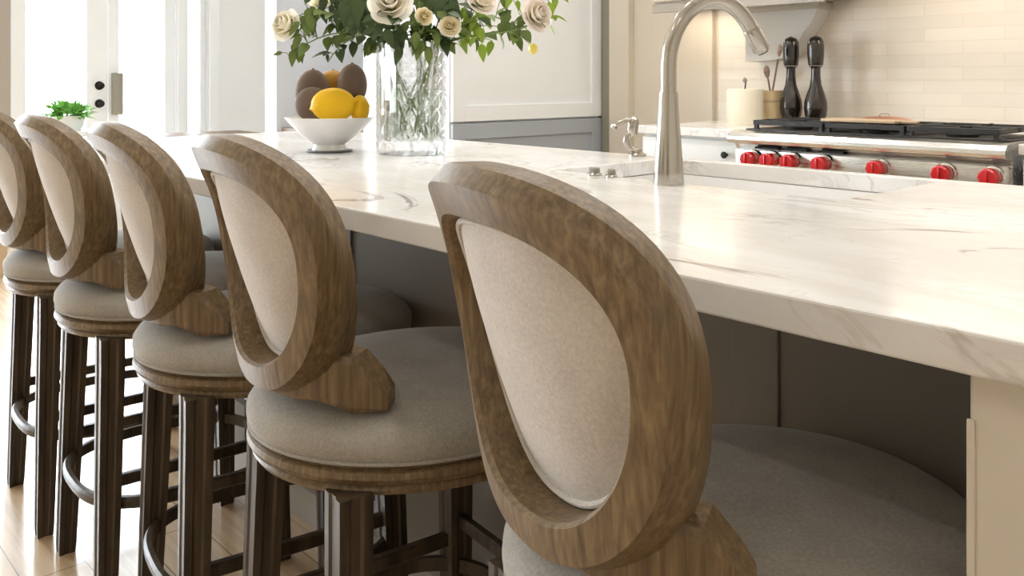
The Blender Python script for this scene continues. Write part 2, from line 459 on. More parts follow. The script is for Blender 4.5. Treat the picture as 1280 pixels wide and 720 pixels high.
# ------------------------------------------------------------------ island
Z_T, S_T = .983, .038
SX0, SX1, SY0, SY1 = -1.49, -.765, 1.50, 1.945
X0, X1, YF, YB = -3.33, .62, .80, 1.98
isl = thing('kitchen_island', 'long cream kitchen island body with knee space below the marble', 'island', (0, 0, 0))
b = NB()
for q in ((-3.02, SX0-.03, 1.2, 1.93, 0, .92), (SX1+.03, -.30, 1.2, 1.93, 0, .92), (SX0-.03, SX1+.03, 1.2, SY0-.03, 0, .92), (SX0-.03, SX1+.03, 1.2, 1.93, 0, .70)): box(b, *q)
obj('cabinet_body', b, 'greige', isl, smooth=False)
M['knee'] = plain('shaded knee paint', lin(140, 132, 122), .55)  # under-counter shade is put into this darker colour
b = NB(); box(b, -3.0, -.302, 1.188, 1.1995, .1, .92, .002)
for xa in (-2.5, -1.92, -1.33, -.74): box(b, xa-.04, xa+.04, 1.182, 1.1882, .1, .92, .002)
obj('back_panel', b, 'knee', isl, smooth=False)
b = NB(); box(b, -.30, .58, .825, 1.93, 0, Z_T-S_T, .003); obj('end_panel', b, 'cream', isl, smooth=False)
b = NB(); box(b, -.3015, -.2945, .8215, .8252, .0, .90, .001); obj('corner_bead', b, 'cream', isl, smooth=False)
b = NB(); box(b, -3.12, -3.02, 1.15, 1.93, 0, Z_T-S_T, .003); obj('end_panel', b, 'cream', isl, smooth=False)
for k in range(3):
    xa = (-2.98, -2.36, -.72)[k]; w = .58 if k < 2 else .4
    b = NB(); box(b, xa, xa+w, 1.93, 1.95, .12, .9, .003); d = obj('door', b, 'cream', isl)
    b = NB(); box(b, xa+w-.06, xa+w-.045, 1.95, 1.975, .6, .76, .003); obj('handle', b, 'nickel', d)

b = NB()
xs, ys = [X0, SX0, SX1, X1], [YF, SY0, SY1, YB]
vt = {}
for i, x in enumerate(xs):
    for j, y in enumerate(ys):
        for k, z in enumerate((Z_T-S_T, Z_T)): vt[i, j, k] = b.verts.new((x, y, z))
for i in range(3):
    for j in range(3):
        if (i, j) == (1, 1): continue
        for k in (0, 1): b.faces.new((vt[i, j, k], vt[i+1, j, k], vt[i+1, j+1, k], vt[i, j+1, k]))
def side(p, q): b.faces.new((vt[p+(0,)], vt[q+(0,)], vt[q+(1,)], vt[p+(1,)]))
for i in range(3):
    side((i, 0), (i+1, 0)); side((i, 3), (i+1, 3)); side((0, i), (0, i+1)); side((3, i), (3, i+1))
side((1, 1), (2, 1)); side((1, 2), (2, 2)); side((1, 1), (1, 2)); side((2, 1), (2, 2))
top = obj('countertop', b, 'marble', smooth=False)
tag(top, 'long veined white marble slab on the kitchen island', 'countertop')
mo = top.modifiers.new('edge', 'BEVEL'); mo.width = .003; mo.segments = 2; mo.limit_method = 'ANGLE'; mo.angle_limit = math.radians(60)

# sink
sk = thing('kitchen_sink', 'white undermount sink set into the marble island behind the tall faucet', 'sink', ((SX0+SX1)/2, (SY0+SY1)/2, Z_T-S_T))
def rrect(hx, hy, r, z, n=6):
    out = []
    for cx, cy, a0 in ((hx-r, hy-r, 0), (-hx+r, hy-r, PI/2), (-hx+r, -hy+r, PI), (hx-r, -hy+r, 1.5*PI)):
        for k in range(n+1):
            a = a0+PI/2*k/n; out.append((cx+r*cos(a), cy+r*sin(a), z))
    return out
hx, hy = (SX1-SX0)/2, (SY1-SY0)/2
b = NB()
loft(b, [rrect(hx+.02, hy+.02, .05, -.002), rrect(hx+.002, hy+.002, .04, -.002), rrect(hx, hy, .04, -.01), rrect(hx-.008, hy-.008, .05, -.18), rrect(hx-.04, hy-.04, .05, -.21), rrect(.03, .03, .029, -.217)], caps=False)
obj('basin', b, 'porcelain', sk, recalc=False)
b = NB(); lathe(b, [(0, -.216), (.02, -.2165), (.04, -.212), (.044, -.209), (.046, -.214), (.0461, -.22)], 28); obj('drain', b, 'steel', sk)

# faucet
f = thing('kitchen_faucet', 'tall brushed nickel gooseneck faucet rising beside the island sink', 'faucet', (-1.119, 1.466, Z_T))
b = NB(); lathe(b, [(0, 0), (.0315, 0), (.032, .003), (.030, .03), (.027, .07), (.0235, .12), (.0205, .16), (.0195, .19), (0, .19)], 40); obj('body', b, 'nickel', f)
dx, dy = sin(math.radians(32)), cos(math.radians(32))
path = [(0, 0, .17), (0, 0, .21), (0, 0, .24)]
Ra = .1
for k in range(1, 25):
    a = PI*k/24*.80
    path.append(((Ra-Ra*cos(a))*dx, (Ra-Ra*cos(a))*dy, .24+.142*sin(a)))
lastd = (Vector(path[-1])-Vector(path[-2])).normalized()
b = NB(); tube(b, path, .0165, 24); obj('neck', b, 'nickel', f)
e = Vector(path[-1])
b = NB(); tube(b, [e-lastd*.002, e+lastd*.004, e+lastd*.006, e+lastd*.05, e+lastd*.056], [.0155, .0175, .018, .0185, .015], 24); h = obj('spray_head', b, 'nickel', f)
b = NB(); tube(b, [e+lastd*.056, e+lastd*.059], [.012, .011], 18); obj('nozzle', b, 'dark', h)

for k, (x, y) in enumerate(((-1.335, 1.478), (-1.285, 1.478))):
    t = thing('air_switch' if k == 0 else 'deck_button', ('wider of two low nickel deck buttons, the one farther from the tall faucet' if k == 0 else 'narrower low nickel deck button, the one closer to the tall faucet'), 'button', (x, y, Z_T), 0, 'nickel buttons on the sink deck')
    r = .017 if k == 0 else .013
    b = NB(); lathe(b, [(0, 0), (r, 0), (r, .004), (r*.85, .006), (0, .006)], 24); obj('collar', b, 'nickel', t)
    b = NB(); lathe(b, [(0, .0062), (r*.75, .0062), (r*.75, .016), (r*.6, .018), (0, .018)], 24); obj('cap', b, 'taupe', t)

# small lever tap
t = thing('water_tap', 'small curved nickel tap with a lever on the far sink side', 'faucet', (-1.585, 1.935, Z_T))
b = NB(); lathe(b, [(0, 0), (.024, 0), (.024, .006), (.012, .012), (.011, .02), (0, .02)], 24); obj('collar', b, 'nickel', t)
R_, F_ = Vector((.6763, .7366, 0)), Vector((-.7366, .6763, 0))
def L3(a, z, d=0): v = R_*a+F_*d; return (v.x, v.y, z)
b = NB(); tube(b, bez(L3(0, .015), L3(-.035, .02), L3(-.045, .05), L3(-.012, .068), 12), .0085, 14); obj('spout', b, 'nickel', t)
b = NB(); tube(b, [L3(-.012, .06), L3(-.014, .075), L3(-.01, .1), L3(-.009, .106), L3(-.009, .112)], [.011, .015, .014, .012, .006], 16); obj('valve', b, 'nickel', t)
b = NB(); tube(b, [L3(-.009, .102), L3(-.03, .102), L3(-.05, .094), L3(-.062, .085)], [.006, .006, .007, .0075], 12)
tube(b, [L3(-.06, .087), L3(-.066, .082), L3(-.072, .078)], [.006, .012, .006], 12); obj('lever', b, 'nickel', t)

# ------------------------------------------------------------------ stools
Rc, yb, zb, tilt, EG, EX = .32, .238, .738, .312, .225, 2.38
def bp(p, q, n):
    a = p/Rc
    return ((Rc+n)*sin(a), -(yb-Rc)-(Rc+n)*cos(a)-tilt*q, zb+q)
AO, BO, AI, BI, QC = .206, .197, .152, .142, .184
def egg(t, a, b):
    """a point of the egg-shaped outline (broader at the top)"""
    ct, st = cos(t), sin(t)
    x = math.copysign(abs(ct)**(2/EX), ct); y = math.copysign(abs(st)**(2/EX), st)
    return a*x*(1+EG*y), QC+b*y
def make_stool():
    root = thing('bar_stool', 'x', 'stool')
    # legs
    for sx in (1, -1):
        for sy in (-1, 1):
            b = NB(); rings = []
            OY = .208 if sy < 0 else .17
            for z, off, h in ((0, .024, .0185), (.02, .0235, .020), (.3, .011, .0235), (.56, 0, .0255), (.622, 0, .0255)):
                cx, cy = sx*(.163+off), sy*(OY+off*.7); sec = []
                for ex, ey, fx, fy in ((1, -1, 0, 1), (1, 1, -1, 0), (-1, 1, 0, -1), (-1, -1, 1, 0)):
                    nx, ny = (ex if fx == 0 else 0), (ey if fy == 0 else 0)
                    sec.append((cx+ex*h, cy+ey*h, z))
                    for s_, dp in ((.55, 0), (.75, .12), (1.25, .12), (1.45, 0)):
                        sec.append((cx+ex*h+fx*h*s_-nx*h*dp, cy+ey*h+fy*h*s_-ny*h*dp, z))
                rings.append(sec)
            loft(b, rings)
            obj('leg', b, 'leg', root, ang=25)
    # footrest ring and stretchers
    b = NB(); rings = []
    for k in range(72):
        a = 2*PI*k/72; ct, st = cos(a), sin(a)
        ex_ = math.copysign(abs(ct)**.72, ct); ey_ = math.copysign(abs(st)**.72, st)
        rings.append([((.222+dr)*ex_, (.25 if st < 0 else .215)*ey_+dr*ey_, .25+dz) for dr, dz in ((-.006, -.013), (.004, -.013), (.009, -.006), (.009, .006), (.004, .013), (-.006, .013))])
    loft(b, rings, closed=True); obj('footrest_ring', b, 'leg', root)
    for (xa, ya, xb, yb_, z) in ((-.175, .178, .175, .178, .34), (-.176, -.213, -.176, .178, .30), (.176, -.213, .176, .178, .30)):
        b = NB(); A_, B_ = Vector((xa, ya, z)), Vector((xb, yb_, z)); d = (B_-A_).normalized(); s2 = Vector((-d.y, d.x, 0))
        A_ += d*.02; B_ -= d*.02
        loft(b, [[P_+s2*u+Vector((0, 0, v)) for u, v in ((-.009, -.010), (-.006, -.013), (.006, -.013), (.009, -.010), (.009, .010), (.006, .013), (-.006, .013), (-.009, .010))] for P_ in (A_, A_.lerp(B_, .5), B_)])
        obj('stretcher', b, 'leg', root)
    def oval(prof, seg=80):
        """a turned profile stretched to the oval of the seat"""
        b = NB(); tt = NB(); lathe(tt, prof, seg); merge(b, tt, Matrix.Diagonal((.248/.25, .285/.25, 1, 1))); return b
    obj('apron', oval([(0, .612), (.232, .612), (.240, .615), (.244, .622), (.240, .628), (.247, .632), (.251, .640), (.249, .648), (.243, .652), (.249, .656), (.238, .660), (0, .660)]), 'oak', root)
    c = obj('seat_cushion', oval([(0, .733), (.08, .732), (.15, .729), (.2, .723), (.226, .715), (.242, .704), (.2505, .690), (.2515, .676), (.248, .664), (.242, .6585), (.2, .658), (0, .658)]), 'seat', root, ang=60)
    b = NB(); tube(b, [(.247*.992*cos(2*PI*k/72), .247*1.14*sin(2*PI*k/72), .6605) for k in range(73)], .0035, 8, caps=False); obj('piping', b, 'seat', c)
    # oval back ring
    b = NB(); rings = []
    N = 96
    for k in range(N):
        t = 2*PI*k/N; ct, st = cos(t), sin(t); e = .034*((1-st)/2)**1.2
        sec = []
        for s_, n in ((0, -.026), (0, .006+e), (.06, .013+e), (.35, .0155+e), (.66, .017+e), (.98, -.004+e*.5), (1.0, -.009+e*.4), (1.0, -.038), (.93, -.044), (.12, -.044)):
            a_, b_ = AI+(AO-AI)*s_, BI+(BO-BI)*s_
            sec.append(bp(*egg(t, a_, b_), n))
        rings.append(sec)
    loft(b, rings, closed=True); back = obj('back_frame', b, 'oak', root, ang=20)
    # panels
    def panel(n0, dome, sgn):
        b = NB(); R = 12; S = 72; rows = [[b.verts.new(bp(0, QC, n0+dome))]]
        for r in range(1, R+1):
            f_ = r/R
            rows.append([b.verts.new(bp(*egg(2*PI*k/S, (AI+.002)*f_, (BI+.002)*f_), n0+dome*(1-f_**3))) for k in range(S)])
        for k in range(S): b.faces.new((rows[0][0], rows[1][k], rows[1][(k+1) % S]))
        for r in range(1, R):
            for k in range(S): b.faces.new((rows[r][k], rows[r][(k+1) % S], rows[r+1][(k+1) % S], rows[r+1][k]))
        return b
    p = obj('back_panel', panel(-.005, .009, 1), 'linen', root)
    b = NB(); tube(b, [bp(*egg(2*PI*k/72, AI-.004, BI-.004), -.002) for k in range(73)], .0035, 8, caps=False); obj('piping', b, 'linen', p)
    obj('front_pad', panel(-.03, -.022, -1), 'linen', root)
    # curved lower rail with feet that come down on the cushion
    b = NB(); rings = []
    def sec(th, r, zc, w, h, sh=0):
        a = math.radians(th)
        out = []
        for u, v in ((-1, -1), (.8, -1), (1, -.75), (1, .75), (.8, 1), (-1, 1)):
            rr = r+u*w/2; out.append((rr*sin(a), -rr*cos(a), zc+v*h/2))
        return out
    for th, r, z, w, h in ((-47, 0.232, 0.738, 0.045, 0.024), (-44, 0.240, 0.752, 0.05, 0.05), (-38, 0.256, 0.766, 0.052, 0.08), (-30, 0.262, 0.775, 0.052, 0.074), (-25, 0.251, 0.764, 0.052, 0.046), (-18, 0.249, 0.754, 0.05, 0.034), (-8, 0.25, 0.751, 0.05, 0.03), (8, 0.25, 0.751, 0.05, 0.03), (18, 0.249, 0.754, 0.05, 0.034), (25, 0.247, 0.765, 0.052, 0.046), (30, 0.243, 0.777, 0.056, 0.072), (38, 0.232, 0.766, 0.056, 0.078), (45, 0.219, 0.75, 0.05, 0.046), (49, 0.214, 0.738, 0.045, 0.024)):
        rings.append(sec(th, r, z, w, h))
    loft(b, rings); obj('back_support', b, 'oak', root, ang=28)
    return root

def copy_tree(o, parent=None):
    c = o.copy(); COL.objects.link(c)
    if parent: c.parent = parent
    for ch in list(o.children):
        copy_tree(ch, c)
    return c
SP = [
    (-.56, .877, -13.7, 'weathered oak bar stool with oval linen back, at the marble slab\'s closest end'),
    (-1.201, .893, -7.0, 'oval-back bar stool whose whole round seat shows, directly beside the closest stool'),
    (-1.705, .896, -9.2, 'middle bar stool of the row of five, its apron and two rear legs visible'),
    (-2.215, .89, -3.7, 'second bar stool from the window end of the row, oval back tilted'),
    (-2.72, .895, -3, 'bar stool at the far window end, mostly cut by the photo\'s edge'),
]
proto = make_stool()
stools = []
for i, (x, y, r, lab) in enumerate(SP):
    s = proto if i == 0 else copy_tree(proto)
    s.location = (x, y, 0); s.rotation_euler = (0, 0, math.radians(r)); s['label'] = lab
    s['group'] = 'oval-back bar stools along the island'
    stools.append(s)

# ------------------------------------------------------------------ fruit bowl
BW = Vector((-2.316, 1.383, Z_T))
t = thing('fruit_bowl', 'white footed ceramic bowl of fruit on the marble by the vase', 'bowl', BW)
b = NB(); lathe(b, [(0, .006), (.052, .006), (.05, .012), (.046, .022), (.06, .032), (.09, .056), (.115, .082), (.13, .1), (.132, .103), (.128, .104), (.11, .082), (.085, .058), (.05, .038), (0, .034)], 64); obj('body', b, 'porcelain', t)
b = NB(); lathe(b, [(0, 0), (.066, 0), (.07, .003), (.066, .0062), (.0, .0062)], 48); obj('foot_plate', b, plain('dull pewter', (.2, .2, .2, 1), .45, .8), t)
FR = [  # kind, lateral, z, depth, radii, label
    ('brown', -.060, .175, .045, (.054, .032, .072), 'tall brown-skinned fruit leaning on the rim of the bowl under the leaves'),
    ('brown', -.046, .142, -.022, (.052, .028, .052), 'brown fruit tucked in front of the tall one, beside the big lemon'),
    ('brown', .066, .200, .010, (.045, .034, .064), 'upright dark brown fruit topmost in the bowl, closest to the vase'),
    ('amber', -.004, .205, .072, (.042, .03, .04), 'amber coloured fruit peeking between the two tall brown fruits'),
    ('lemon', .024, .142, -.062, (.066, .032, .05), 'big bright yellow lemon at the front of the bowl'),
    ('lemon', .096, .128, -.03, (.028, .03, .042), 'small yellow lemon at the rim of the bowl beside the vase'),
]
for kind, a, z, d, (rx, ry, rz_), lab in FR:
    p = BW+R_*a+F_*d; nm = {'brown': 'brown_fruit', 'amber': 'amber_fruit', 'lemon': 'lemon'}[kind]
    t = thing(nm, lab, 'fruit', (p.x, p.y, BW.z+z), math.atan2(R_.y, R_.x), 'fruit in the white bowl')
    b = NB(); nub = 1.12 if kind == 'lemon' else 1.0
    prof = [(max(1e-9, sin(PI*k/16)) if 0 < k < 16 else 0, cos(PI*k/16)*(1+(.10 if kind == 'lemon' and k in (0, 16) else 0))) for k in range(17)]
    tt = NB(); lathe(tt, prof, 28)
    mt = Matrix.Diagonal((rx, ry, rz_, 1))
    if kind == 'lemon': mt = Matrix.Diagonal((rx, ry, rz_, 1)) @ Matrix.Rotation(PI/2*.85, 4, 'Y')
    merge(b, tt, mt); obj('peel', b, kind, t)
    b = NB()
    if kind == 'lemon': tube(b, [(-rx*1.02, 0, rz_*.1), (-rx*1.1, 0, rz_*.12)], [.004, .003], 8)
    else: tube(b, [(0, 0, rz_*.98), (.001, 0, rz_*1.05)], [.0045, .0035], 8)
    obj('stem_end', b, 'brown', t)

# ------------------------------------------------------------------ vase and flowers
VC = Vector((-2.089, 1.52, Z_T)); VR, VH = .101, .325
t = thing('glass_vase', 'clear diamond-cut crystal vase of white roses on the marble', 'vase', VC)
b = NB()
S, Rn = 28, 15
rows = []
for r in range(Rn+1):
    z = .035+(VH-.045)*r/Rn
    rows.append([b.verts.new(((VR+(.004 if (k+r) % 2 else -.003))*cos(2*PI*(k+.5*(r % 2)*0)/S), (VR+(.004 if (k+r) % 2 else -.003))*sin(2*PI*k/S), z)) for k in range(S)])
for r in range(Rn):
    for k in range(S):
        l = (k+1) % S
        if (k+r) % 2: b.faces.new((rows[r][k], rows[r][l], rows[r+1][k])); b.faces.new((rows[r][l], rows[r+1][l], rows[r+1][k]))
        else: b.faces.new((rows[r][k], rows[r][l], rows[r+1][l])); b.faces.new((rows[r][k], rows[r+1][l], rows[r+1][k]))
def ringv(r, z): return [b.verts.new((r*cos(2*PI*k/S), r*sin(2*PI*k/S), z)) for k in range(S)]
def joinr(a, c):
    for k in range(S): l = (k+1) % S; b.faces.new((a[k], a[l], c[l], c[k]))
lip1, lip2 = ringv(VR-.001, VH), ringv(VR-.008, VH); inn = ringv(VR-.01, .04); base1 = ringv(VR-.002, .002); base0 = ringv(VR-.006, 0)
joinr(rows[-1], lip1); joinr(lip1, lip2); joinr(lip2, inn); joinr(base1, rows[0]); joinr(base0, base1)
b.faces.new(inn); b.faces.new(base0)
vo = obj('crystal_body', b, 'glass', t, smooth=False)
b = NB(); lathe(b, [(0, .042), (VR-.0115, .042), (VR-.0115, .19), (0, .19)], 40); obj('water', b, 'water', t)

K = 2.567/1100
def B(x, y, d=0): return Vector((0, 0, 0))+R_*((x-520)*K)+F_*d+Vector((0, 0, 1.2+(99-y)*K-Z_T))   # vase-local point
def rose_mesh(b, c, ax, r):
    """layers of cupped petals around an axis"""
    ax = Vector(ax).normalized(); q = ax.to_track_quat('Z', 'Y').to_matrix().to_4x4()
    T = NB()
    for layer, (n, rad, hh, tiltp) in enumerate(((3, .22, .75, .05), (4, .38, .72, .25), (5, .6, .62, .55), (6, .82, .5, .9), (7, 1.0, .36, 1.25))):
        for k in range(n):
            a0 = 2*PI*(k+.37*layer)/n; wdt = 2*PI/n*.62*(1.15 if layer else 1.4)
            rows = []
            for i in range(6):
                f_ = i/5; row = []
                rr = r*rad*(.25+.75*sin(f_*PI/2)); zz = r*(-.35+(hh+.35)*f_ - tiltp*.28*f_*f_)
                for j in range(7):
                    g = j/6*2-1
                    w = wdt*(sin(PI*(.15+.62*f_))**.6)
                    rr2 = rr*(1-.10*g*g)+rnd.uniform(-.01, .01)*r
                    row.append(T.verts.new((rr2*cos(a0+g*w), rr2*sin(a0+g*w), zz-.12*r*g*g*f_)))
                rows.append(row)
            for u, v in zip(rows, rows[1:]):
                for j in range(6): T.faces.new((u[j], u[j+1], v[j+1], v[j]))
    merge(b, T, Matrix.Translation(c) @ q)
def local_rose(r, ax):
    b = NB(); rose_mesh(b, (0, 0, 0), ax, r); return b
def branch(end, foot, side_leaves=5, spread=1., size=.055, mat='leaf', bloom=None, name='rose_stem', label='', leaves_at=None, droop=.3):
    t = thing(name, label, 'flower' if bloom else 'foliage', VC, 0, 'roses in the crystal vase' if bloom else 'leafy sprays in the crystal vase')
    end = Vector(end); foot = Vector(foot)
    # stems leave through the mouth of the vase
    lat = Vector((end.x, end.y, 0)); m = lat.normalized()*min(lat.length, .075) if lat.length > 1e-4 else Vector((0, 0, 0))
    mouth = Vector((m.x, m.y, .30))
    c2 = end+Vector((0, 0, .10)) - lat*.25 if end.z < .38 else end-Vector((0, 0, .08))
    p1 = [foot.lerp(mouth, i/8) for i in range(8)]
    p2 = [Vector(v) for v in bez(mouth, mouth+(mouth-foot).normalized()*.07, c2, end, 12)]
    pts = p1+p2
    b = NB(); tube(b, pts, [.0034-.0018*i/len(pts) for i in range(len(pts))], 7); obj('stem', b, 'stem', t)
    b = NB(); q = random.Random(len(label)*31+int(end.x*1000)*7+int(end.z*999))
    for i in range(side_leaves):
        f_ = .22+.76*i/max(1, side_leaves-1); k = min(len(p2)-2, int(f_*(len(p2)-1))); p = p2[k]; d = (p2[k+1]-p2[k]).normalized()
        ang = q.uniform(0, 2*PI)
        side_ = (d.orthogonal().normalized()); side_.rotate(Matrix.Rotation(ang, 3, d))
        dd = d*.35+side_*spread+Vector((0, 0, -droop*q.uniform(.3, 1.6)))
        # rose leaves come in threes
        leaf_mesh(b, p+side_*.008, dd, (q.uniform(-.6, .6), q.uniform(-.6, .6), 1), size*q.uniform(.8, 1.25), size*.62, .2, q.uniform(.05, .4))
        if i % 2 == 0:
            dd2 = dd.copy(); dd2.rotate(Matrix.Rotation(.9, 3, Vector((0, 0, 1))))
            leaf_mesh(b, p+dd.normalized()*.012, dd2, (0, 0, 1), size*.75, size*.45, .2, .2)
    more = []
    for (lx, ly, ld, ax, az, LL) in (leaves_at or []):
        more.append((lx, ly, ld, ax, az, LL*.82))
        if LL > .05:
            for _ in range(2): more.append((lx+q.uniform(-16, 16), ly-q.uniform(0, 26), ld+q.uniform(-.03, .05), ax+q.uniform(-.8, .8), az, LL*q.uniform(.6, .8)))
    for (lx, ly, ld, ax, az, LL) in more:
        leaf_mesh(b, B(lx, ly, ld), R_*ax+Vector((0, 0, az))-F_*.15, -F_+Vector((0, 0, .4)), LL, LL*.44, .22, .12)
        nearest = min(p2, key=lambda v: (v-B(lx, ly, ld)).length)
        tube(b, [nearest, (nearest+B(lx, ly, ld))/2+Vector((0, 0, .006)), B(lx, ly, ld)], .0012, 5)
    obj('foliage', b, mat, t, recalc=False)
    if bloom:
        r, ax, pm = bloom
        b = local_rose(r, ax); o = obj('bloom', b, pm, t, recalc=False, loc=tuple(end))
        b = NB(); axv = Vector(ax).normalized(); tube(b, [-axv*r*.75, -axv*r*.45, -axv*r*.3], [.004, r*.28, r*.34], 12); obj('sepals', b, 'leaf', t, loc=tuple(end))
    return t
def foot(i, r=.07): a = i*2.4; return (r*cos(a), r*sin(a), .046+.004*(i % 3))
VW = -F_  # towards the viewer side of the room
roses = [
    ((365, 32, -.02), .052, VW*.8+R_*-.5+Vector((0, 0, .3)), 'petal', 'cream rose leaning out far over the fruit bowl', 'leaf'),
    ((402, 2, .05), .036, VW*.4+Vector((0, 0, 1)), 'petal', 'small ivory rose above the two tall brown fruits', 'leaf'),
    ((503, 10, -.15), .066, VW*.9+Vector((0, 0, .35)), 'petal', 'largest ivory rose, facing out above the vase mouth', 'leafd'),
    ((541, 24, -.12), .028, VW*.9+R_*.4+Vector((0, 0, .3)), 'petal', 'half-open ivory rose low above the vase rim, over the pale bud', 'leaf'),
    ((571, 35, -.1), .034, VW*.9+R_*.1+Vector((0, 0, .3)), 'petal', 'small white rose just outside the vase rim beside the lime leaf', 'leafd'),
    ((610, 4, -.1), .048, VW*.8+R_*.4+Vector((0, 0, .5)), 'petalp', 'pale rose high between the vase and the rightmost bloom', 'leafd'),
    ((676, 20, -.06), .054, VW*.7+R_*.5+Vector((0, 0, .2)), 'petalp', 'blush white rose leaning out farthest towards the faucet', 'leaf'),
    ((450, -22, .06), .05, VW*.4+Vector((0, 0, 1)), 'petal', 'white rose in the upper middle of the bouquet, cut by the photo top', 'leafd'),
    ((565, -25, .04), .05, VW*.4+Vector((0, 0, 1)), 'petalp', 'white rose in the upper bouquet over the small white rose', 'leafd'),
]
for i, ((x, y, d), r, ax, pm, lab, lm) in enumerate(roses):
    branch(B(x, y, d), foot(i), 10, 1., .05, lm, (r, ax, pm), 'rose', lab)
sprays = [
    ((372, 72, -.03), 'leaf', 'leafy spray drooping down over the brown fruits', [(398, 22, -.03, .1, -1, .07), (385, 45, -.04, -.4, -.8, .06), (376, 62, -.03, -.1, -1, .065), (362, 66, -.03, -1, -.25, .035), (384, 28, -.05, -.5, -.8, .06), (392, 10, -.02, .3, -.9, .06)]),
    ((417, 78, -.02), 'leafd', 'thin spray ending in a single leaf above the bowl', [(417, 68, -.02, 0, -1, .028), (420, 5, .0, .1, -1, .05), (430, 2, 0, 0, -1, .06), (409, 12, .0, .3, -1, .055)]),
    ((452, 40, -.06), 'leafd', 'dense dark leafy spray hanging over the glass rim beside the bowl', [(448, 8, -.07, -.2, -1, .085), (456, 20, -.08, -.1, -1, .09), (466, 5, -.06, .2, -1, .09), (440, 2, -.05, -.1, -1, .08), (474, 10, -.08, .1, -1, .08), (462, 2, -.09, -.1, -1, .095), (444, 20, -.07, 0, -1, .06)]),
    ((500, 55, -.09), 'leafd', 'dark leafy spray low at the vase mouth under the largest rose', [(490, 32, -.1, -.5, -.8, .07), (505, 40, -.11, .2, -1, .09), (482, 35, -.1, -.8, -.5, .06), (512, 60, -.1, -.3, -1, .07), (498, 48, -.1, .5, -.8, .06), (478, 22, -.09, -.3, -1, .06)]),
    ((535, 60, -.09), 'leaf', 'grey green leafy spray hanging in front of the glass mouth', [(538, 52, -.11, -.3, -1, .075), (545, 62, -.11, .1, -1, .06), (528, 20, -.1, .1, -1, .07), (552, 40, -.09, .3, -1, .06), (520, 30, -.1, -.4, -.9, .06), (556, 45, -.1, 0, -1, .05)]),
    ((560, 25, -.05), 'leafd', 'dark leafy spray between the small white rose and the pale rose', [(556, 2, -.06, .1, -1, .09), (566, 8, -.07, .3, -.9, .08), (548, 0, -.06, -.4, -1, .075), (572, -2, -.05, .2, -1, .08), (562, 22, -.08, -.2, -1, .05)]),
    ((606, 52, -.03), 'leafl', 'spray with a lime leaf pointing down beside the glass', [(608, 55, -.04, .12, -1, .068), (590, 25, -.04, .1, -1, .075), (600, 28, -.04, .2, -1, .06), (585, 30, -.05, -.5, -.7, .06), (592, 48, -.03, -.6, -.6, .045), (612, 20, -.03, .4, -.9, .055)]),
    ((655, 40, 0), 'leaf', 'leafy spray with jagged leaf hanging below the blush rose', [(645, 28, -.01, -.1, -1, .07), (652, 45, -.01, .3, -.9, .06), (634, 15, 0, .3, -1, .07), (638, 25, 0, -.1, -1, .05), (656, 36, -.02, -.4, -.8, .06)]),
    ((695, 10, 0), 'leafl', 'outermost green spray above the blush rose', [(692, 2, 0, .05, -1, .075), (700, -4, 0, -.1, -1, .05), (652, 0, .01, .2, -1, .04), (645, -5, .01, -.4, -.8, .05)]),
    ((420, -12, .0), 'leafd', 'leafy spray crowning the bouquet towards the windows', [(412, -5, 0, -.2, -1, .07), (428, -8, 0, .1, -1, .08), (400, -12, 0, -.6, -.6, .06), (440, -12, -.02, 0, -1, .09)]),
    ((525, -15, .04), 'leafd', 'leafy spray rising at the bouquet centre behind the largest rose', [(530, -5, .0, .1, -1, .08), (520, -10, .02, -.2, -1, .07), (540, -8, 0, .3, -1, .08)]),
]
for i, ((x, y, d), lm, lab, lv) in enumerate(sprays):
    branch(B(x, y, d), foot(i+9, .055), 9, .8, .046, lm, None, 'leafy_spray', lab, lv)
# yellow bud
t = thing('flower_bud', 'single yellow bud hanging below the blush rose', 'flower', VC, 0)
p = B(672, 61, -.01); m_ = B(655, 35, 0)
b = NB(); tube(b, bez(tuple(Vector((.05, .04, .3))), tuple(B(600, 10, 0)), tuple(m_), tuple(p), 14), .0013, 6); tube(b, [(.0, .03, .05), (.02, .03, .15), (.05, .04, .3)], .002, 6); obj('stem', b, 'stem', t)
tt = NB(); lathe(tt, [(0, -.018), (.008, -.014), (.014, -.004), (.014, .006), (.008, .014), (0, .017)], 14, fn=lambda a, z: 1+.12*cos(5*a)); b = NB(); merge(b, tt, Matrix.Translation(p)); obj('bud', b, 'yellow', t)

# ------------------------------------------------------------------ tall cabinet left of the kitchen wall
t = thing('tall_cabinet', 'tall white cabinet with grey lower section behind the roses', 'cabinet', (-3.95, 2.56, 0))
b = NB(); box(b, 0, .73, 0, 1.04, .08, 2.5, .002); obj('carcass', b, 'pale', t, smooth=False)
b = NB(); box(b, .01, .69, .01, 1.03, 0, .08); obj('plinth', b, 'grey', t, smooth=False)
def shaker(y0, y1, z0, z1, x, parent, mat, name='door'):
    b = NB(); f_ = .075
    for a0, a1, c0, c1 in ((y0, y0+f_, z0, z1), (y1-f_, y1, z0, z1), (y0+f_, y1-f_, z0, z0+f_), (y0+f_, y1-f_, z1-f_, z1)): box(b, x, x+.022, a0, a1, c0, c1, .0015)
    box(b, x, x+.012, y0+f_-.002, y1-f_+.002, z0+f_-.002, z1-f_+.002)
    return obj(name, b, mat, parent, smooth=False)
d = shaker(.004, 1.036, 1.0, 2.49, .7305, t, 'white')
b = NB(); tube(b, [(.79, .05, 1.35), (.79, .05, 1.8)], .008, 12); tube(b, [(.752, .05, 1.38), (.79, .05, 1.38)], .005, 8); tube(b, [(.752, .05, 1.77), (.79, .05, 1.77)], .005, 8)
obj('handle', b, 'nickel', d)
d = shaker(.004, 1.036, .1, .99, .7305, t, 'grey')
d['label'] = 'grey lower door'
